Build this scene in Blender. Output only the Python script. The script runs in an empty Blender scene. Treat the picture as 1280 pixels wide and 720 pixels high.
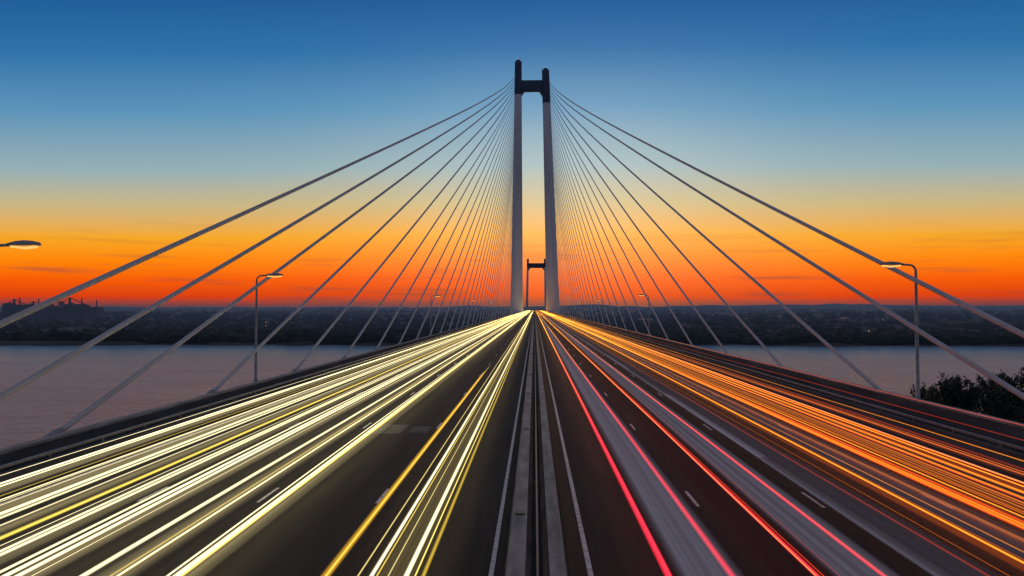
import bpy, math, random
from mathutils import Vector, noise
random.seed(7)
sc=bpy.context.scene
DZ=44.0   # deck level above water
CZ=50.0
def lin(r,g,b):
    f=lambda c:(c/255/12.92) if c/255<=0.04045 else ((c/255+0.055)/1.055)**2.4
    return (f(r),f(g),f(b),1)

# ---------- helpers
class MB:
    def __init__(s): s.v=[];s.f=[];s.m=[]
    def box(s,x0,x1,y0,y1,z0,z1,m=0):
        n=len(s.v)
        s.v+=[(x0,y0,z0),(x1,y0,z0),(x1,y1,z0),(x0,y1,z0),(x0,y0,z1),(x1,y0,z1),(x1,y1,z1),(x0,y1,z1)]
        for q in [(3,2,1,0),(4,5,6,7),(0,1,5,4),(1,2,6,5),(2,3,7,6),(3,0,4,7)]:
            s.f.append(tuple(n+i for i in q)); s.m.append(m)
    def frustum(s,b,t,z0,z1,m=0):
        n=len(s.v)
        for (x0,x1,y0,y1),z in ((b,z0),(t,z1)):
            s.v+=[(x0,y0,z),(x1,y0,z),(x1,y1,z),(x0,y1,z)]
        for q in [(3,2,1,0),(4,5,6,7),(0,1,5,4),(1,2,6,5),(2,3,7,6),(3,0,4,7)]:
            s.f.append(tuple(n+i for i in q)); s.m.append(m)
    def prism(s,prof,y0,y1,m=0):
        n=len(s.v);k=len(prof)
        for y in (y0,y1):
            for x,z in prof: s.v.append((x,y,z))
        for i in range(k):
            j=(i+1)%k; s.f.append((n+i,n+j,n+k+j,n+k+i)); s.m.append(m)
        s.f.append(tuple(n+i for i in range(k))[::-1]); s.m.append(m)
        s.f.append(tuple(n+k+i for i in range(k))); s.m.append(m)
    def tube(s,pts,rads,seg=8,m=0):
        n=len(s.v);N=len(pts)
        pts=[Vector(p) for p in pts]
        for i,p in enumerate(pts):
            d=(pts[min(i+1,N-1)]-pts[max(i-1,0)]).normalized()
            up=Vector((1,0,0)) if abs(d.x)<0.9 else Vector((0,1,0))
            a=d.cross(up).normalized(); b=d.cross(a)
            for k in range(seg):
                t=2*math.pi*k/seg
                s.v.append(tuple(p+(a*math.cos(t)+b*math.sin(t))*rads[i]))
        for i in range(N-1):
            for k in range(seg):
                k2=(k+1)%seg
                s.f.append((n+i*seg+k,n+i*seg+k2,n+(i+1)*seg+k2,n+(i+1)*seg+k)); s.m.append(m)
        s.f.append(tuple(n+k for k in range(seg))[::-1]); s.m.append(m)
        s.f.append(tuple(n+(N-1)*seg+k for k in range(seg))); s.m.append(m)
    def obj(s,name,mats,smooth=False,bevel=0,parent=None,loc=(0,0,0)):
        me=bpy.data.meshes.new(name); me.from_pydata(s.v,[],s.f)
        for mt in mats: me.materials.append(mt)
        me.polygons.foreach_set('material_index',s.m)
        if smooth: me.polygons.foreach_set('use_smooth',[True]*len(me.polygons))
        me.update()
        o=bpy.data.objects.new(name,me); sc.collection.objects.link(o); o.location=loc
        if parent: o.parent=parent
        return o
def empty(name,loc=(0,0,0)):
    o=bpy.data.objects.new(name,None); sc.collection.objects.link(o); o.location=loc; return o

def N(nt,t,**k):
    n=nt.nodes.new(t)
    for a,b in k.items():
        if a in ('operation','noise_dimensions','blend_type','data_type','sky_type','interpolation_type','attribute_name','clamp','use_clamp'): setattr(n,a,b)
        else: n.inputs[a].default_value=b
    return n
def mat(name,c1,c2=None,scale=1.0,rough=.8,vec=(1,1,1),bump=0,metal=0,detail=6,bscale=None,haze=False,spec=.5):
    m=bpy.data.materials.new(name); m.use_nodes=True; nt=m.node_tree; L=nt.links
    p=nt.nodes['Principled BSDF']; p.inputs['Roughness'].default_value=rough; p.inputs['Metallic'].default_value=metal
    p.inputs['Specular IOR Level'].default_value=spec
    geo=N(nt,'ShaderNodeNewGeometry'); mp=N(nt,'ShaderNodeMapping'); mp.inputs['Scale'].default_value=vec
    L.new(geo.outputs['Position'],mp.inputs['Vector'])
    nz=N(nt,'ShaderNodeTexNoise',Scale=scale,Detail=detail); L.new(mp.outputs[0],nz.inputs['Vector'])
    cr=nt.nodes.new('ShaderNodeValToRGB'); L.new(nz.outputs['Fac'],cr.inputs[0])
    cr.color_ramp.elements[0].position=.3; cr.color_ramp.elements[1].position=.7
    cr.color_ramp.elements[0].color=c1; cr.color_ramp.elements[1].color=c2 or c1
    L.new(cr.outputs[0],p.inputs['Base Color'])
    if bump:
        b=N(nt,'ShaderNodeBump',Strength=bump,Distance=.05)
        nb=N(nt,'ShaderNodeTexNoise',Scale=bscale or scale*4,Detail=4); L.new(geo.outputs['Position'],nb.inputs['Vector'])
        L.new(nb.outputs['Fac'],b.inputs['Height']); L.new(b.outputs[0],p.inputs['Normal'])
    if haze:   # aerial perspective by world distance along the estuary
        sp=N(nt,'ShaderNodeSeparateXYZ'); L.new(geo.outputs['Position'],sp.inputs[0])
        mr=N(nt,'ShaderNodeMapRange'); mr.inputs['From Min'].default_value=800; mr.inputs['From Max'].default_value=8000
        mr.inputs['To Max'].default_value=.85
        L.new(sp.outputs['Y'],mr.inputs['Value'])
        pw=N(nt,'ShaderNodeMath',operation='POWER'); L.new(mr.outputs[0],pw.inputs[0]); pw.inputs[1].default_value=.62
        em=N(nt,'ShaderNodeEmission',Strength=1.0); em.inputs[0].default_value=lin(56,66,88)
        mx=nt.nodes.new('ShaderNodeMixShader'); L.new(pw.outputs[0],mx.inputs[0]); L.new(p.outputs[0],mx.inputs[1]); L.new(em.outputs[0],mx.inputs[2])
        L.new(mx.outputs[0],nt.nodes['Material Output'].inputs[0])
    return m
g=lambda v,t=(1,1,1):(v*t[0],v*t[1],v*t[2],1)
M_asph=mat('asphalt',g(.011,(1.2,1,.72)),g(.030,(1.2,1,.74)),scale=1.0,rough=.85,vec=(2.2,.12,1),bump=.5,bscale=18,spec=.3)
M_line=mat('road_paint',g(.35),g(.75),scale=5,rough=.6)
M_conc=mat('concrete',g(.18,(1,.89,.74)),g(.42,(1,.89,.74)),scale=1.6,vec=(2,.4,1),rough=.85,bump=.4)
M_wall=mat('weathered_concrete',g(.05,(1,.96,.9)),g(.13,(1,.95,.88)),scale=.9,vec=(1,.25,2),rough=.9,bump=.3)
M_dark=mat('dark_gap',g(.008),g(.02),scale=3,rough=.7)  # near-black; median gap's shade put into the colour, walkway shares it
M_steel=mat('galvanised_steel',g(.18),g(.32),scale=4,rough=.45,metal=.6)
M_dsteel=mat('dark_steel',g(.03),g(.06),scale=3,rough=.5,metal=.3)
M_cable=mat('cable_sheath',g(.38,(.98,.98,1.02)),g(.44,(.98,.98,1.02)),scale=.25,rough=.7)
M_tower=mat('tower_concrete',g(.50,(1,.98,.99)),g(.68,(1,.98,.98)),scale=.05,vec=(1,1,.25),rough=.8)
M_cap=mat('tower_head_steel',lin(44,56,78),lin(60,72,94),scale=.1,rough=.6)
M_deck=mat('deck_concrete',g(.1),g(.18),scale=.5,rough=.9)
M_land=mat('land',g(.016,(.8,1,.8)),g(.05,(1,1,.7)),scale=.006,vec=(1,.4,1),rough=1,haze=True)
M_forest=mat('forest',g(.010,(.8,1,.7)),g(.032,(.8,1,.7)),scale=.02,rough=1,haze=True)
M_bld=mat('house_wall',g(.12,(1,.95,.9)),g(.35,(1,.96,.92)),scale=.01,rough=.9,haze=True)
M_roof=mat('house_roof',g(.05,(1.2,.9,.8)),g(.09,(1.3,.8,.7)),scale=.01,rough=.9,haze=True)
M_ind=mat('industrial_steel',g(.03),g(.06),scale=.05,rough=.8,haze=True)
M_bark=mat('bark',g(.03,(1.1,.9,.7)),g(.07,(1.1,.9,.7)),scale=3,rough=.95)
M_leaf=mat('leaves',g(.02,(.8,1,.5)),g(.07,(.9,1,.5)),scale=.9,rough=.8)
def emis(name,col,st):
    m=bpy.data.materials.new(name); m.use_nodes=True; nt=m.node_tree
    nt.nodes.remove(nt.nodes['Principled BSDF'])
    e=N(nt,'ShaderNodeEmission',Strength=st); e.inputs[0].default_value=col
    nt.links.new(e.outputs[0],nt.nodes['Material Output'].inputs[0]); return m
M_lens=emis('lamp_lens',(1,.50,.13,1),1.25)
M_town=emis('window_light',(1,.6,.25,1),1.0)
M_beacon=emis('beacon_light',(1,.95,.85,1),.35)

# ---------- world
w=bpy.data.worlds.new('World'); sc.world=w; w.use_nodes=True; nt=w.node_tree; L=nt.links
for n in list(nt.nodes): nt.nodes.remove(n)
out=N(nt,'ShaderNodeOutputWorld')
tc=N(nt,'ShaderNodeTexCoord'); vn=N(nt,'ShaderNodeVectorMath',operation='NORMALIZE'); L.new(tc.outputs['Generated'],vn.inputs[0])
sp=N(nt,'ShaderNodeSeparateXYZ'); L.new(vn.outputs[0],sp.inputs[0])
def M(op,a,b=None,c=None,cl=False):
    n=nt.nodes.new('ShaderNodeMath'); n.operation=op; n.use_clamp=cl
    for i,v in enumerate((a,b,c)):
        if v is None: continue
        if isinstance(v,(int,float)): n.inputs[i].default_value=v
        else: L.new(v,n.inputs[i])
    return n.outputs[0]
y=sp.outputs['Y']; z=sp.outputs['Z']
k=M('SUBTRACT',1,M('MAXIMUM',y,0))
zz=M('MULTIPLY',z,M('ADD',1,M('MULTIPLY',k,1.3)))
nz=N(nt,'ShaderNodeTexNoise',Scale=2.2,Detail=3); L.new(vn.outputs[0],nz.inputs['Vector'])
zz=M('ADD',zz,M('MULTIPLY',M('SUBTRACT',nz.outputs['Fac'],.5),.014))
pos=M('DIVIDE',zz,.5,cl=True)
def ramp(els):
    cr=nt.nodes.new('ShaderNodeValToRGB'); L.new(pos,cr.inputs[0]); r=cr.color_ramp
    while len(r.elements)<len(els): r.elements.new(.5)
    for e,(p,c) in zip(r.elements,els): e.position=p; e.color=lin(*c)
    return cr.outputs[0]
warm=ramp([(0,(92,64,78)),(.010,(116,62,66)),(.034,(214,58,16)),(.085,(245,88,1)),(.15,(254,134,0)),(.215,(244,166,34)),(.31,(200,180,128)),
  (.42,(148,174,180)),(.60,(88,146,184)),(.78,(42,112,168)),(1,(18,82,146))])
cool=ramp([(0,(88,86,104)),(.15,(112,112,132)),(.45,(96,116,146)),(1,(60,90,130))])
mf=N(nt,'ShaderNodeMapRange'); mf.interpolation_type='SMOOTHSTEP'; L.new(y,mf.inputs[0]); mf.inputs[1].default_value=-.2; mf.inputs[2].default_value=.6
def mixc(f,a,b,bt='MIX'):
    n=nt.nodes.new('ShaderNodeMix'); n.data_type='RGBA'; n.blend_type=bt
    if isinstance(f,(int,float)): n.inputs[0].default_value=f
    else: L.new(f,n.inputs[0])
    for i,v in ((6,a),(7,b)):
        if isinstance(v,tuple): n.inputs[i].default_value=v
        else: L.new(v,n.inputs[i])
    return n.outputs[2]
col=mixc(mf.outputs[0],cool,warm)
zf=N(nt,'ShaderNodeMapRange'); zf.interpolation_type='SMOOTHSTEP'; L.new(z,zf.inputs[0]); zf.inputs[1].default_value=.48; zf.inputs[2].default_value=.8
col=mixc(zf.outputs[0],col,lin(128,122,128))      # unseen zenith greyed to neutralise the light from above
SAZ=math.radians(3); SEL=math.radians(2.0)
sd=Vector((math.sin(SAZ)*math.cos(SEL),math.cos(SAZ)*math.cos(SEL),math.sin(SEL)))
dt=N(nt,'ShaderNodeVectorMath',operation='DOT_PRODUCT'); L.new(vn.outputs[0],dt.inputs[0]); dt.inputs[1].default_value=(sd.x,sd.y,math.sin(math.radians(8)))
gl=M('POWER',M('MAXIMUM',dt.outputs['Value'],0),28)
gl=M('MULTIPLY',gl,M('MULTIPLY',M('MAXIMUM',z,0),9,cl=True))
gf=N(nt,'ShaderNodeMapRange'); gf.interpolation_type='SMOOTHSTEP'; L.new(z,gf.inputs[0]); gf.inputs[1].default_value=.44; gf.inputs[2].default_value=.2
gl=M('MULTIPLY',gl,gf.outputs[0])
col=mixc(M('MULTIPLY',gl,.11),col,(1,.92,.76,1),'ADD')
mp=N(nt,'ShaderNodeMapping'); mp.inputs['Scale'].default_value=(3.5,3.5,70); L.new(vn.outputs[0],mp.inputs[0])
cn=N(nt,'ShaderNodeTexNoise',Scale=1.6,Detail=5); L.new(mp.outputs[0],cn.inputs['Vector'])
cm=N(nt,'ShaderNodeMapRange'); L.new(cn.outputs['Fac'],cm.inputs[0]); cm.inputs[1].default_value=.55; cm.inputs[2].default_value=.72
band=N(nt,'ShaderNodeMapRange'); L.new(z,band.inputs[0]); band.inputs[1].default_value=.12; band.inputs[2].default_value=.02
cf=M('MULTIPLY',M('MULTIPLY',cm.outputs[0],band.outputs[0]),.7)
col=mixc(cf,col,lin(140,66,58))
sky=N(nt,'ShaderNodeTexSky',sky_type='NISHITA'); sky.sun_disc=False; sky.sun_elevation=SEL; sky.sun_rotation=SAZ
b1=N(nt,'ShaderNodeBackground',Strength=1.0); L.new(col,b1.inputs[0])
b2=N(nt,'ShaderNodeBackground',Strength=.004); L.new(sky.outputs[0],b2.inputs[0])
ad=N(nt,'ShaderNodeAddShader'); L.new(b1.outputs[0],ad.inputs[0]); L.new(b2.outputs[0],ad.inputs[1]); L.new(ad.outputs[0],out.inputs[0])

sl=bpy.data.lights.new('sun','SUN'); sl.energy=.35; sl.angle=math.radians(.5); sl.color=(1,.55,.25)
so=bpy.data.objects.new('sun',sl); sc.collection.objects.link(so)
so.rotation_euler=(-sd).to_track_quat('-Z','Y').to_euler()

# ---------- water
mw=bpy.data.materials.new('water'); mw.use_nodes=True; nt=mw.node_tree; L=nt.links; p=nt.nodes['Principled BSDF']
p.inputs['Roughness'].default_value=.28; p.inputs['IOR'].default_value=1.33
geo=N(nt,'ShaderNodeNewGeometry'); mp=N(nt,'ShaderNodeMapping'); mp.inputs['Scale'].default_value=(1,.55,1); L.new(geo.outputs['Position'],mp.inputs[0])
n1=N(nt,'ShaderNodeTexNoise',Scale=.16,Detail=7); L.new(mp.outputs[0],n1.inputs['Vector']); n1.inputs['Roughness'].default_value=.62
mp2=N(nt,'ShaderNodeMapping'); mp2.inputs['Scale'].default_value=(.35,1,1); L.new(geo.outputs['Position'],mp2.inputs[0])
n2=N(nt,'ShaderNodeTexNoise',Scale=.02,Detail=7); L.new(mp2.outputs[0],n2.inputs['Vector']); n2.inputs['Roughness'].default_value=.7
cr=nt.nodes.new('ShaderNodeValToRGB'); L.new(n2.outputs['Fac'],cr.inputs[0])
cr.color_ramp.elements[0].position=.32; cr.color_ramp.elements[1].position=.66
cr.color_ramp.elements[0].color=(.22,.29,.40,1); cr.color_ramp.elements[1].color=(.34,.42,.54,1)
L.new(cr.outputs[0],p.inputs['Base Color'])
b=N(nt,'ShaderNodeBump',Strength=1.0,Distance=10); L.new(n1.outputs['Fac'],b.inputs['Height']); L.new(b.outputs[0],p.inputs['Normal'])
mb=MB(); mb.v=[(-30000,-3000,0),(30000,-3000,0),(30000,40000,0),(-30000,40000,0)]; mb.f=[(0,1,2,3)]; mb.m=[0]
mb.obj('water',[mw])

# ---------- far land
def fbm(x,y,s,o=4): return noise.fractal(Vector((x*s,y*s,3.1)),1.0,2.0,o)
def shore(x):
    s=920+60*fbm(x,0,.0022)+25*fbm(x,5,.012)
    if x<-300: s+= -20
    return s
def landh(x,y):
    d=y-shore(x)
    h=min(max(d,-30)/25,1)*5 if d<25 else 5+min((d-25)/1500,1)*10
    h+=max(0,fbm(x,y,.0012)+.2)*min(max(d,0)/1500,1)*14
    if y>3000:
        t=min((y-3000)/3500,1); h+=t*(30+30*fbm(x,y,.0003)+14*fbm(x,y,.0012)+ (14 if x>1500 else 0)*min(1,abs(x-1500)/1500))
    return h
mb=MB()
ys=[860+ i*14 for i in range(20)]; yy=ys[-1]
while yy<15000: yy*=1.045; ys.append(yy)
nx=240
for yv in ys:
    for i in range(nx+1):
        u=(i/nx*2-1); x=u*yv*1.15; mb.v.append((x,yv,landh(x,yv)))
for j in range(len(ys)-1):
    for i in range(nx):
        a=j*(nx+1)+i; mb.f.append((a,a+1,a+nx+2,a+nx+1)); mb.m.append(0)
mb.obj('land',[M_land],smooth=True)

import bmesh
bm=bmesh.new(); bmesh.ops.create_icosphere(bm,subdivisions=1,radius=1); iv=[v.co.copy() for v in bm.verts]; itf=[tuple(v.index for v in f.verts) for f in bm.faces]; bm.free()
mb=MB()
for i in range(7000):
    r=random.random(); yv=925+ (r**2.2)*3600; x=random.uniform(-1,1)*yv*.95
    if yv<shore(x)+8: yv=shore(x)+8+random.random()*30
    if fbm(x,yv,.004,3)<-.2 and yv>shore(x)+60: continue
    if abs(x)<36: continue
    h=random.uniform(6,15)*(1+.3*fbm(x,yv,.01)); ww=random.uniform(5,10)*(1+yv/5000); zz=landh(x,yv)
    n=len(mb.v)
    for v in iv:
        q=1+random.uniform(-.28,.28); mb.v.append((x+v.x*ww*q,yv+v.y*ww*q,zz+h*.4+v.z*h*.6*q))
    for f in itf: mb.f.append(tuple(n+a for a in f)); mb.m.append(0)
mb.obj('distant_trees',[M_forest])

mb=MB()
for i in range(110):
    side=1 if random.random()<.8 else -1
    yv=random.uniform(980,1900); x=side*random.uniform(.2,.8)*yv
    if yv<shore(x)+20: continue
    z0=landh(x,yv); a=random.uniform(6,14); bq=random.uniform(5,8); h=random.uniform(4,7)
    mb.box(x-a,x+a,yv-bq,yv+bq,z0-1,z0+h,0)
    n=len(mb.v); rz=z0+h+.05; rh=rz+random.uniform(3,5)
    mb.v+=[(x-a-.5,yv-bq-.5,rz),(x+a+.5,yv-bq-.5,rz),(x+a+.5,yv+bq+.5,rz),(x-a-.5,yv+bq+.5,rz),(x-a+1,yv,rh),(x+a-1,yv,rh)]
    for f in [(0,1,5,4),(2,3,4,5),(1,2,5),(3,0,4),(3,2,1,0)]: mb.f.append(tuple(n+q for q in f)); mb.m.append(1)
    for kx in range(3):
        if random.random()<.12:
            wx=x-a+ (kx+.6)*a*.6; mb.box(wx,wx+1.2,yv-bq-.12,yv-bq-.01,z0+2.2,z0+3.4,2)
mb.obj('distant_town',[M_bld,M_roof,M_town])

def crane(x,yv,s):
    mb=MB(); z0=landh(x,yv); t=s*.12
    for dx in (-.5,.5):
        for dy in (-.35,.35):
            mb.frustum((x+dx*s-t,x+dx*s+t,yv+dy*s-t,yv+dy*s+t),(x+dx*s*.8-t*.7,x+dx*s*.8+t*.7,yv+dy*s-t,yv+dy*s+t),z0-1,z0+s*1.5)
    mb.box(x-s*.6,x+s*.6,yv-s*.45,yv+s*.45,z0+s*1.5,z0+s*1.68)
    mb.box(x-s*1.3,x+s*1.9,yv-s*.1,yv+s*.1,z0+s*1.7,z0+s*1.84)
    mb.box(x-s*1.2,x-s*.8,yv-s*.25,yv+s*.25,z0+s*1.86,z0+s*2.1)
    mb.frustum((x-.14*s,x+.14*s,yv-.1*s,yv+.1*s),(x-.05*s,x+.05*s,yv-.1*s,yv+.1*s),z0+s*1.85,z0+s*2.6)
    mb.tube([(x,yv,z0+s*2.58),(x+s*1.7,yv,z0+s*1.85)],[.05*s]*2,5)
    mb.tube([(x,yv,z0+s*2.58),(x-s*1.1,yv,z0+s*1.9)],[.05*s]*2,5)
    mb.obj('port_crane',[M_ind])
for x,s in ((-1600,25),(-1540,22),(-1480,24),(-1425,27)): crane(x,2050,s)
for x,wd,h in ((-1640,30,48),(-1575,22,44),(-1510,40,38),(-1440,30,46),(-1390,26,40)):
    mb=MB(); z0=landh(x,2110); mb.box(x-wd,x+wd,2090,2120,z0-2,z0+h)
    mb.box(x-wd*.6,x-wd*.3,2095,2105,z0+h,z0+h+6); mb.tube([(x+wd*.5,2105,z0+h-1),(x+wd*.5,2105,z0+h+22)],[2.2,1.6],8)
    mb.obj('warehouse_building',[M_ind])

# ---------- bridge deck / road
Y0,Y1=-60,2700
XL,XR=-19.4,20.4
deck=MB(); deck.prism([(XL,DZ-.05),(XL,DZ-1.2),(XL+5,DZ-3.2),(XR-5,DZ-3.2),(XR,DZ-1.2),(XR,DZ-.05)][::-1],Y0,Y1)
br=empty('cable_stayed_bridge')
deck.obj('deck',[M_deck],parent=br)
mb=MB()
mb.box(-17.0,-.72,Y0,Y1,DZ-.045,DZ,0); mb.box(.78,17.6,Y0,Y1,DZ-.045,DZ,0)
mb.obj('road',[M_asph])
mb=MB()
def strip(x,wd,y0,y1): mb.box(x-wd/2,x+wd/2,y0,y1,DZ+.001,DZ+.006)
strip(-.98,.11,Y0,Y1); strip(1.26,.12,Y0,Y1); strip(-16.3,.14,Y0,Y1); strip(16.8,.14,Y0,Y1)
for xx in (-4.85,-8.55,-12.3,4.95,8.7,12.5):
    yv=-57.0
    while yv<1500: strip(xx,.10,yv,yv+1.7); yv+=13
mb.obj('road_marking',[M_line])
M_patch=mat('asphalt_patch',g(.05),g(.1),scale=2,rough=.85,bump=.4,bscale=20)
mb=MB(); mb.box(-7.9,-6.4,32.6,35.1,DZ+.001,DZ+.005); mb.box(-6.1,-5.2,32.9,34.6,DZ+.001,DZ+.005)
mb.obj('road_patch',[M_patch])
# median: two concrete barriers, dark strip between paints the gap's shade
mb=MB()
def jersey(xc,wt,wb,h,y0,y1,m=0):
    mb.prism([(xc-wb,DZ-.04),(xc+wb,DZ-.04),(xc+wb,DZ+.08),(xc+wt,DZ+.3),(xc+wt,DZ+h),(xc-wt,DZ+h),(xc-wt,DZ+.3),(xc-wb,DZ+.08)],y0,y1,m)
yv=Y0
while yv<1200:
    l=6.0
    jersey(-.36,.17,.29,.84,yv+.012,yv+l-.012); jersey(.45,.15,.27,.80,yv+.012,yv+l-.012); yv+=l
jersey(-.36,.17,.29,.84,yv,Y1); jersey(.45,.15,.27,.80,yv,Y1)
mb.box(-.06,.17,Y0,Y1,DZ-.04,DZ+.1,1)
mb.box(.035,.085,Y0,Y1,DZ+.60,DZ+.70,2)
yv=Y0+1.5
while yv<300:
    mb.box(.02,.10,yv,yv+.12,DZ+.1,DZ+.6,2)
    if int(yv)%4==0: mb.box(-.48,-.24,yv+.7,yv+1.0,DZ+.843,DZ+.875,2)
    yv+=3
mb.obj('median_barrier',[M_conc,M_dark,M_dsteel])
# parapets
def parapet(s,xi,xo,h):
    mb=MB()
    a,b_=sorted((xi,xi+s*.28)); mb.box(a,b_,Y0,Y1,DZ-.04,DZ+.62,0)
    a,b_=sorted((xi+s*.09,xi+s*.19)); mb.box(a,b_,Y0,Y1,DZ+.78,DZ+.87,1)
    yv=Y0
    while yv<400:
        mb.box(a+.02,b_-.02,yv,yv+.08,DZ+.62,DZ+.78,1); yv+=3
    a,b_=sorted((xi+s*.28,xo)); mb.box(a,b_,Y0,Y1,DZ-.04,DZ+.12,3)
    a,b_=sorted((xo,xo+s*.35)); yv=Y0
    while yv<1000:
        mb.box(a,b_,yv+.015,yv+7.985,DZ-.7,DZ+h,0); mb.box(a-.04,b_+.04,yv+.015,yv+7.985,DZ+h+.002,DZ+h+.1,4); yv+=8
    mb.box(a,b_,yv,Y1,DZ-.7,DZ+h,0)
    a,b_=sorted((xo+s*.36,xo+s*.9)); mb.box(a,b_,Y0,Y1,DZ-.6,DZ+.35,0)
    mb.obj('bridge_parapet',[M_wall,M_steel,M_dsteel,M_dark,M_conc])
parapet(-1,-17.2,-18.4,.95); parapet(1,17.8,19.3,1.25)

# ---------- pylons
T1=900
def pylon(name,T,legs,crossz,cross_h,yw,foot=-8,headh=45,sc_=1):
    e=empty(name,(0,0,0))
    mb=MB()
    for (bx0,bx1,tx0,tx1,top) in legs:
        ww=(bx1-bx0)*.12
        mb.frustum((bx0-ww,bx1+ww,T-yw*.9,T+yw*.9),(bx0,bx1,T-yw*.7,T+yw*.7),foot,CZ,0)
        hz=top-headh; f=(hz-CZ)/(top-CZ)
        mx0=bx0+(tx0-bx0)*f; mx1=bx1+(tx1-bx1)*f
        def ring(x0,x1,hy,zc,ch): return [(x0+ch,T-hy,zc),(x1-ch,T-hy,zc),(x1,T-hy+ch,zc),(x1,T+hy-ch,zc),(x1-ch,T+hy,zc),(x0+ch,T+hy,zc),(x0,T+hy-ch,zc),(x0,T-hy+ch,zc)]
        segs=[(ring(bx0,bx1,yw*.7,CZ,2),ring(mx0,mx1,yw*.5,hz,1.4),0),(ring(mx0-.25,mx1+.25,yw*.5+.25,hz,1.4),ring(tx0-.25,tx1+.25,yw*.4,top,1.2),1)]
        for (A,B,m) in segs:
            n=len(mb.v); mb.v+=A+B
            for i in range(8):
                j=(i+1)%8; mb.f.append((n+i,n+j,n+8+j,n+8+i)); mb.m.append(m)
            mb.f.append(tuple(n+i for i in range(8))[::-1]); mb.f.append(tuple(n+8+i for i in range(8))); mb.m+=[m,m]
        xc=(tx0+tx1)/2; mb.box(xc-2.6*sc_,xc+2.6*sc_,T-3,T+3,top,top+2.5,1)
        mb.tube([(xc,T-2,top+2.4),(xc,T-2,top+4)],[.5,.4],6,1)
        mb.box(xc-.7*sc_,xc+.7*sc_,T-2.7,T-1.3,top+4,top+5,2)
    l,r=legs
    x0=l[3]-1; x1=r[2]+1
    mb.box(x0,x1,T-yw*.32,T+yw*.32,crossz,crossz+cross_h,1)
    for xa,d in ((x0,1),(x1,-1)):
        mb.prism([(xa,crossz+.1),(xa+d*5,crossz+.1),(xa,crossz-8)],T-yw*.3,T+yw*.3,1)
    mb.obj('pylon_frame',[M_tower,M_cap,M_beacon],parent=e)
    return e
px=T1/853
pylon('bridge_pylon',T1,[(-29.5*px,-14.5*px,-24*px,-16*px,CZ+310*px),(15.2*px,31*px,10*px,18.5*px,CZ+299*px)],CZ+273*px,13*px,12,headh=42*px)
T2=1620; p2=T2/853
pylon('bridge_pylon',T2,[(-11*p2,-7.8*p2,-9.2*p2,-7*p2,CZ+60*p2),(12.6*p2,15.8*p2,12*p2,14.5*p2,CZ+60*p2)],CZ+50*p2,6*p2,10,headh=9*p2)
mb=MB()
for yv in (-40,60,160,260,370,480,590,700,1250,1400,1750,1900,2050,2200,2400,2600):
    for x in (-10,10): mb.box(x-2,x+2,yv-1.5,yv+1.5,-5,DZ-3.2)
for T in (T1,T2): mb.box(-40,40,T-6,T+6,DZ-8,DZ-3.3)
mb.obj('bridge_pier',[M_conc],parent=br)

# ---------- cables
def cables(name,T,z_top0,dz,anch,xa,xt,sagk=.005,r0=.115,r1=.30):
    mb=MB()
    for i,(ya) in enumerate(anch):
        ht=z_top0-dz*i
        A=Vector((xa,ya,DZ+.5)); B=Vector((xt,T+ (-4 if ya<T else 4),ht))
        Lh=(B-A).length; s=sagk*Lh
        pts=[];rad=[]
        n=40
        for j in range(n+1):
            t=(j/n)**1.6
            pnt=A.lerp(B,t); pnt.z-=4*s*t*(1-t)*(1 if i<6 else .6); pts.append(pnt)
            rad.append(r0+(r1-r0)*min(1,t*2.2)*(1 if i<5 else .5))
        mb.tube(pts,rad,12,0)
        d=(pts[1]-pts[0]).normalized()
        mb.tube([A-d*.4,A+d*1.6,A+d*1.9],[.2,.2,.13],10,1)
        mb.box(xa-.3,xa+.3,ya-1.0,ya+.8,DZ+.352,DZ+.55,1)
    mb.obj(name,[M_cable,M_steel],smooth=True)
anL=[9.0,16.8,25.2]+[38.3+14*i for i in range(22)]; anL+=[anL[-1]+24*i for i in range(1,14)]
anR=[15.0,22.8]+[38.0+15.6*i for i in range(21)]; anR+=[anR[-1]+24*i for i in range(1,14)]
TL,TR=-24.6*px,20.2*px
cables('stay_cables',T1,CZ+291*px,3.9*px,anL,-19.0,TL+1)
cables('stay_cables',T1,CZ+283*px,3.8*px,anR,19.95,TR-1)
anch2=[T1+330-16*i for i in range(16)]
for xa,xt in ((-19.0,TL+1),(19.95,TR-1)):
    cables('stay_cables',T1,CZ+285*px,6,anch2,xa,xt,sagk=.008,r0=.08,r1=.1)

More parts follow.
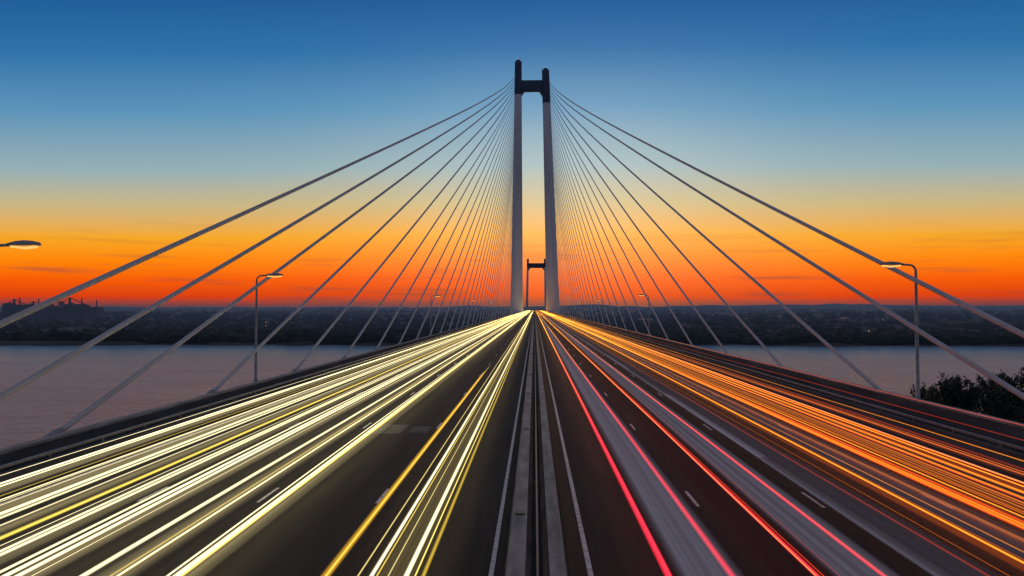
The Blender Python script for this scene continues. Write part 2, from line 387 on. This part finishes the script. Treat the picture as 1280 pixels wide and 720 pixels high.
# ---------- street lamps
def lamp(x,yv,s):
    e=empty('street_lamp',(x,yv,DZ))
    mb=MB(); H=8.45
    mb.tube([(0,0,0),(0,0,.9),(0,0,.95),(0,0,H-.5)],[.16,.16,.10,.065],12)
    mb.box(-.22,.22,-.22,.22,0,.06)
    pts=[(0,0,H-.52)]+[(-s*(.35*(1-math.cos(a))),0,H-.5+.35*math.sin(a)) for a in [i*math.pi/2/6 for i in range(7)]]+[(-s*.9,0,H-.13)]
    mb.tube(pts,[.065]*2+[.055]*(len(pts)-2),10)
    mb.obj('pole',[M_steel],smooth=True,parent=e)
    mb=MB(); n=14
    prof=[(0,.05,.05),(.12,.12,.08),(.35,.21,.14),(.7,.26,.17),(1.0,.24,.15),(1.22,.15,.10),(1.3,.04,.03)]
    for d,wy,hz in prof:
        for i in range(n):
            a=2*math.pi*i/n; zz=math.sin(a)*hz
            if zz<0: zz*=.35
            mb.v.append((-s*(.6+d),math.cos(a)*wy,H-.13+zz))
    for j in range(len(prof)-1):
        for i in range(n):
            i2=(i+1)%n; mb.f.append((j*n+i,j*n+i2,(j+1)*n+i2,(j+1)*n+i)); mb.m.append(0)
    mb.f.append(tuple(range(n))); mb.m.append(0); mb.f.append(tuple((len(prof)-1)*n+i for i in range(n))); mb.m.append(0)
    mb.obj('head',[M_steel],smooth=True,parent=e)
    mb=MB()
    for d,wy,zz in ((.78,.05,-.19),(.9,.17,-.2),(1.3,.21,-.25),(1.65,.18,-.21),(1.8,.05,-.18)):
        for i in range(8):
            a=2*math.pi*i/8; mb.v.append((-s*d,math.cos(a)*wy,H+zz+math.sin(a)*.045))
    for j in range(4):
        for i in range(8):
            i2=(i+1)%8; mb.f.append((j*8+i,j*8+i2,(j+1)*8+i2,(j+1)*8+i)); mb.m.append(0)
    mb.obj('lens',[M_lens],smooth=True,parent=e)
for yv,x in ((24.4,-20.0),(47.8,-19.7),(130,-19.8),(205,-19.8),(290,-19.8),(380,-19.8)): lamp(x,yv,-1)
for yv in (37.0,122,205,290,380): lamp(20.3,yv,1)

# ---------- light trails
class RB:
    def __init__(s): s.v=[];s.f=[];s.uv=[];s.c=[]
    def add(s,x,wd,h,y0,y1,cf,fade0=0,fade1=0,drift=.08):
        n=len(s.v); ph=random.uniform(0,6); ph2=random.uniform(0,6); fr=random.uniform(.006,.016)
        K=46; ys=[]
        a=y0+70; b_=y1+70
        for j in range(K+1): ys.append(a*(b_/a)**(j/K)-70)
        for j,yv in enumerate(ys):
            xo=x+drift*math.sin(yv*fr+ph)+drift*.3*math.sin(yv*fr*4+ph2)
            c=list(cf(yv)); k=1
            if fade0: k*=min(1,max(0,(yv-y0)/fade0))
            if fade1: k*=min(1,max(0,(y1-yv)/fade1))
            c=[q*k for q in c]
            hz=DZ+h+.01*math.sin(yv*.2+ph)
            s.v+=[(xo-wd/2,yv,hz),(xo+wd/2,yv,hz)]; s.c+=[c,c]
        for j in range(K):
            s.f.append((n+2*j,n+2*j+1,n+2*j+3,n+2*j+2)); s.uv+=[(0,0),(1,0),(1,1),(0,1)]
    def obj(s,name,m):
        me=bpy.data.meshes.new(name); me.from_pydata(s.v,[],s.f); me.materials.append(m)
        uv=me.uv_layers.new(name='UVMap'); uv.data.foreach_set('uv',[q for t in s.uv for q in t])
        ca=me.color_attributes.new('tcol','FLOAT_COLOR','POINT')
        ca.data.foreach_set('color',[q for c in s.c for q in (c[0],c[1],c[2],1)])
        o=bpy.data.objects.new(name,me); sc.collection.objects.link(o); return o
def trailmat(name,body=False,pw=2.0):
    m=bpy.data.materials.new(name); m.use_nodes=True; nt=m.node_tree; L=nt.links
    nt.nodes.remove(nt.nodes['Principled BSDF']); out=nt.nodes['Material Output']
    uv=N(nt,'ShaderNodeUVMap'); sp=N(nt,'ShaderNodeSeparateXYZ'); L.new(uv.outputs[0],sp.inputs[0])
    def M(op,a,b=None):
        n=nt.nodes.new('ShaderNodeMath'); n.operation=op
        for i,v in enumerate((a,b)):
            if v is None: continue
            if isinstance(v,(int,float)): n.inputs[i].default_value=v
            else: L.new(v,n.inputs[i])
        return n.outputs[0]
    u=sp.outputs['X']; prof=M('MULTIPLY',M('MULTIPLY',u,M('SUBTRACT',1,u)),4)
    at=N(nt,'ShaderNodeAttribute',attribute_name='tcol')
    geo=N(nt,'ShaderNodeNewGeometry'); mp=N(nt,'ShaderNodeMapping'); mp.inputs['Scale'].default_value=(9 if not body else 4,.006,0)
    L.new(geo.outputs['Position'],mp.inputs[0]); nz=N(nt,'ShaderNodeTexNoise',Scale=1.0,Detail=5); L.new(mp.outputs[0],nz.inputs['Vector'])
    mr=N(nt,'ShaderNodeMapRange'); L.new(nz.outputs['Fac'],mr.inputs[0]); mr.inputs[1].default_value=.3; mr.inputs[2].default_value=.7
    mr.inputs[3].default_value=.25 if not body else .3; mr.inputs[4].default_value=1.3 if not body else .9
    tr=N(nt,'ShaderNodeBsdfTransparent')
    if not body:
        st=M('MULTIPLY',M('POWER',prof,pw),mr.outputs[0])
        e=N(nt,'ShaderNodeEmission'); L.new(at.outputs['Color'],e.inputs[0]); L.new(st,e.inputs[1])
        ad=N(nt,'ShaderNodeAddShader'); L.new(tr.outputs[0],ad.inputs[0]); L.new(e.outputs[0],ad.inputs[1]); L.new(ad.outputs[0],out.inputs[0])
    else:
        d=N(nt,'ShaderNodeBsdfDiffuse'); L.new(at.outputs['Color'],d.inputs[0])
        al=M('MULTIPLY',M('MINIMUM',M('MULTIPLY',prof,1.5),1),mr.outputs[0])
        mx=N(nt,'ShaderNodeMixShader'); L.new(al,mx.inputs[0]); L.new(tr.outputs[0],mx.inputs[1]); L.new(d.outputs[0],mx.inputs[2]); L.new(mx.outputs[0],out.inputs[0])
    return m
R=random.uniform
W=RB()
def cw(st,c=(1,.86,.5),far=(1,.70,.24)):
    def f(yv):
        t=min(1,max(0,(yv-30)/250)); t2=1+3.0*min(1,max(0,(yv-60)/400))
        return [st*t2*(c[i]*(1-t)+far[i]*t) for i in range(3)]
    return f
hs=(.62,.74,.9)
E=1500
for bx,sp_,n_ in ((-16.2,.13,3),(-14.6,.18,4),(-13.2,.12,3),(-11.8,.2,4),(-10.3,.16,4),(-8.6,.2,4),(-7.1,.14,4)):
    for i in range(n_):
        x=bx+R(-sp_,sp_); wd=random.choice([.05,.09,.15,.22,.32]); h=hs[i%3]
        yel=random.random()<.3
        W.add(x,wd,h,-40,E,cw(R(1.0,3.2)*(.6 if yel else 1),(1,.72,.10) if yel else (1,.86,.48)))
    W.add(bx,sp_*5.5,.5,-40,E,cw(.26,(1,.80,.38)),drift=.04)
W.add(-4.1,.26,.74,-40,58,cw(.95,(1,.50,.02),(1,.6,.06)),fade1=6,drift=.03)
W.add(-3.93,.06,.9,-40,62,cw(1.3,(1,.72,.15),(1,.7,.1)),fade1=4,drift=.03)
for x,wd,h,st,c in ((-3.25,.12,.62,3,(1,.87,.5)),(-3.1,.05,.74,1.5,(1,.7,.1)),(-3.42,.05,.9,1.2,(1,.78,.25)),(-2.55,.14,.62,3,(1,.87,.5)),(-2.3,.05,.74,1.9,(1,.78,.16)),(-2.15,.12,.9,.9,(1,.64,.05)),(-2.75,.04,.9,1.2,(1,.82,.3))):
    W.add(x,wd,h,-40,E,cw(st,c),drift=.04)
W.add(-2.85,1.4,.5,-40,E,cw(.09,(1,.75,.25)),drift=.03)
W.obj('headlight_trails',trailmat('headlight_glow'))
Q=RB()
def cr_(st,c,far=(1,.34,.03)):
    def f(yv):
        t=min(1,max(0,(yv-28)/110)); t2=1+3.2*min(1,max(0,(yv-60)/400))
        return [st*t2*(c[i]*(1-t)+far[i]*t) for i in range(3)]
    return f
red=(1,.022,.05); ora=(1,.20,.008); yl=(1,.5,.05); dr=(1,.055,.004)
for x,wd,h,st,c in ((2.66,.20,.74,2.2,red),(2.56,.05,.9,1.2,red),(3.85,.20,.74,2.2,red),(3.7,.04,.9,1.0,red),
    (5.5,.16,.74,2.2,red),(5.34,.05,.9,1.6,yl),(6.85,.20,.74,2.0,red),(6.68,.05,.9,1.1,ora),(5.78,.05,.62,1.0,dr),
    (8.9,.12,.74,.8,dr),(9.5,.06,.62,.6,ora),(6.1,.05,.62,.5,dr)):
    Q.add(x,wd,h,-40,E,cr_(st,c),drift=.05)
for bx,sp_,n_ in ((10.4,.16,3),(11.5,.24,6),(12.6,.24,6),(13.7,.28,7),(14.9,.25,6),(16.1,.18,4)):
    for i in range(n_):
        Q.add(bx+R(-sp_,sp_),random.choice([.06,.09,.15,.24]),hs[i%3],-40,E,cr_(R(1.1,2.8),random.choice([ora,dr,(1,.28,.012),ora])))
    Q.add(bx,sp_*4,.5,-40,E,cr_(.2,(1,.15,.015)),drift=.04)
Q.add(17.2,.1,1.9,-40,E,cr_(1.2,dr),drift=.1); Q.add(15.2,.08,1.9,-40,E,cr_(1.1,dr),drift=.1)
Q.obj('taillight_trails',trailmat('taillight_glow'))
Bd=RB()
cb=lambda v:(lambda yv:[v*1.0,v*.86,v*.84])
for x,wd,v in ((3.25,1.3,.78),(6.2,1.3,.72),(7.75,1.2,.22),(7.22,.4,.85),(9.7,1.3,.26),(12.0,1.4,.1),(14.3,1.6,.1)):
    Bd.add(x,wd,1.05 if x<7 else 1.25,-40,420,cb(v),drift=.05)
Bd.obj('motion_blurred_traffic',trailmat('blurred_bodywork',True))

# ---------- right bank + trees
mb=MB(); nxg,nyg=40,40
for j in range(nyg+1):
    for i in range(nxg+1):
        u=i/nxg; v=j/nyg; x=22+u*118; yv=-80+v*330
        e_=min(1,4*u+.2)*min(1,(1-u)*2.5)*min(1,(1-v)*2.2)
        mb.v.append((x,yv,-3+25*e_+1.5*fbm(x,yv,.05)*e_))
for j in range(nyg):
    for i in range(nxg):
        a=j*(nxg+1)+i; mb.f.append((a,a+1,a+nxg+2,a+nxg+1)); mb.m.append(0)
mb.obj('hill',[M_land],smooth=True)
def treemesh(seed,H):
    random.seed(seed); mb=MB()
    tips=[]
    mb.tube([(0,0,-1),(R(-.2,.2),R(-.2,.2),H*.35),(R(-.4,.4),R(-.4,.4),H*.7),(R(-.5,.5),R(-.5,.5),H*.93)],[.35,.26,.14,.03],8,0)
    for i in range(36):
        t=R(.3,.94); a=R(0,6.28); ln=H*.24*(1-abs(t-.5)*1.2)*R(.6,1.25); b0=Vector((0,0,H*t))
        d=Vector((math.cos(a),math.sin(a),R(.9,2.2))).normalized()
        mid=b0+d*ln*.5; tip=mid+(d+Vector((0,0,.5))).normalized()*ln*.6
        mb.tube([b0,mid,tip],[.1,.06,.02],5,0); tips+= [(mid,ln*.16),(tip,ln*.18)]
        for q in range(3):
            tp=mid+Vector((R(-1,1),R(-1,1),R(.4,1.8)))*ln*.38; mb.tube([mid,tp],[.04,.012],4,0); tips.append((tp,ln*.13))
    tips.append((Vector((0,0,H*.95)),.5))
    for c,r in tips:
        for q in range(24):
            p0=c+Vector((random.gauss(0,.4),random.gauss(0,.4),random.gauss(0,.6)))*max(r,.4)
            a=Vector((R(-1,1),R(-1,1),R(-1,1))).normalized()*R(.10,.22); b_=a.cross(Vector((R(-1,1),R(-1,1),R(-1,1)))).normalized()*R(.05,.11)
            n=len(mb.v); mb.v+=[tuple(p0-a),tuple(p0+b_),tuple(p0+a),tuple(p0-b_)]; mb.f.append((n,n+1,n+2,n+3)); mb.m.append(1)
    me=bpy.data.meshes.new('tree'); me.from_pydata(mb.v,[],mb.f); me.materials.append(M_bark); me.materials.append(M_leaf); me.polygons.foreach_set('material_index',mb.m); me.update(); return me
tm=[treemesh(s,H) for s,H in ((1,17),(2,19),(3,18))]
random.seed(5)
for i in range(20):
    dx=470+ i*12.5+R(-6,6); yv=R(72,105)
    topdy=97-(i/19)*20+R(-6,6)
    x,yv,top=dx*yv/853,yv,CZ-topdy*yv/853
    me=tm[i%3]; H=(17,19,18)[i%3]
    o=bpy.data.objects.new('tree',me); sc.collection.objects.link(o); s=R(.9,1.05); base=top-H*s*1.02
    o.scale=(s,s,s); o.location=(x,yv,base); o.rotation_euler=(0,0,R(0,6.28))

# ---------- camera
cam=bpy.data.cameras.new('camera'); co=bpy.data.objects.new('camera',cam); sc.collection.objects.link(co); sc.camera=co
cam.lens=24; cam.sensor_width=36; cam.clip_end=60000; cam.clip_start=.1
co.location=(0,0,CZ); co.rotation_euler=(math.radians(90+1.68),0,math.radians(1.88))
sc.view_settings.view_transform='Standard'; sc.view_settings.look='None'; sc.view_settings.exposure=0
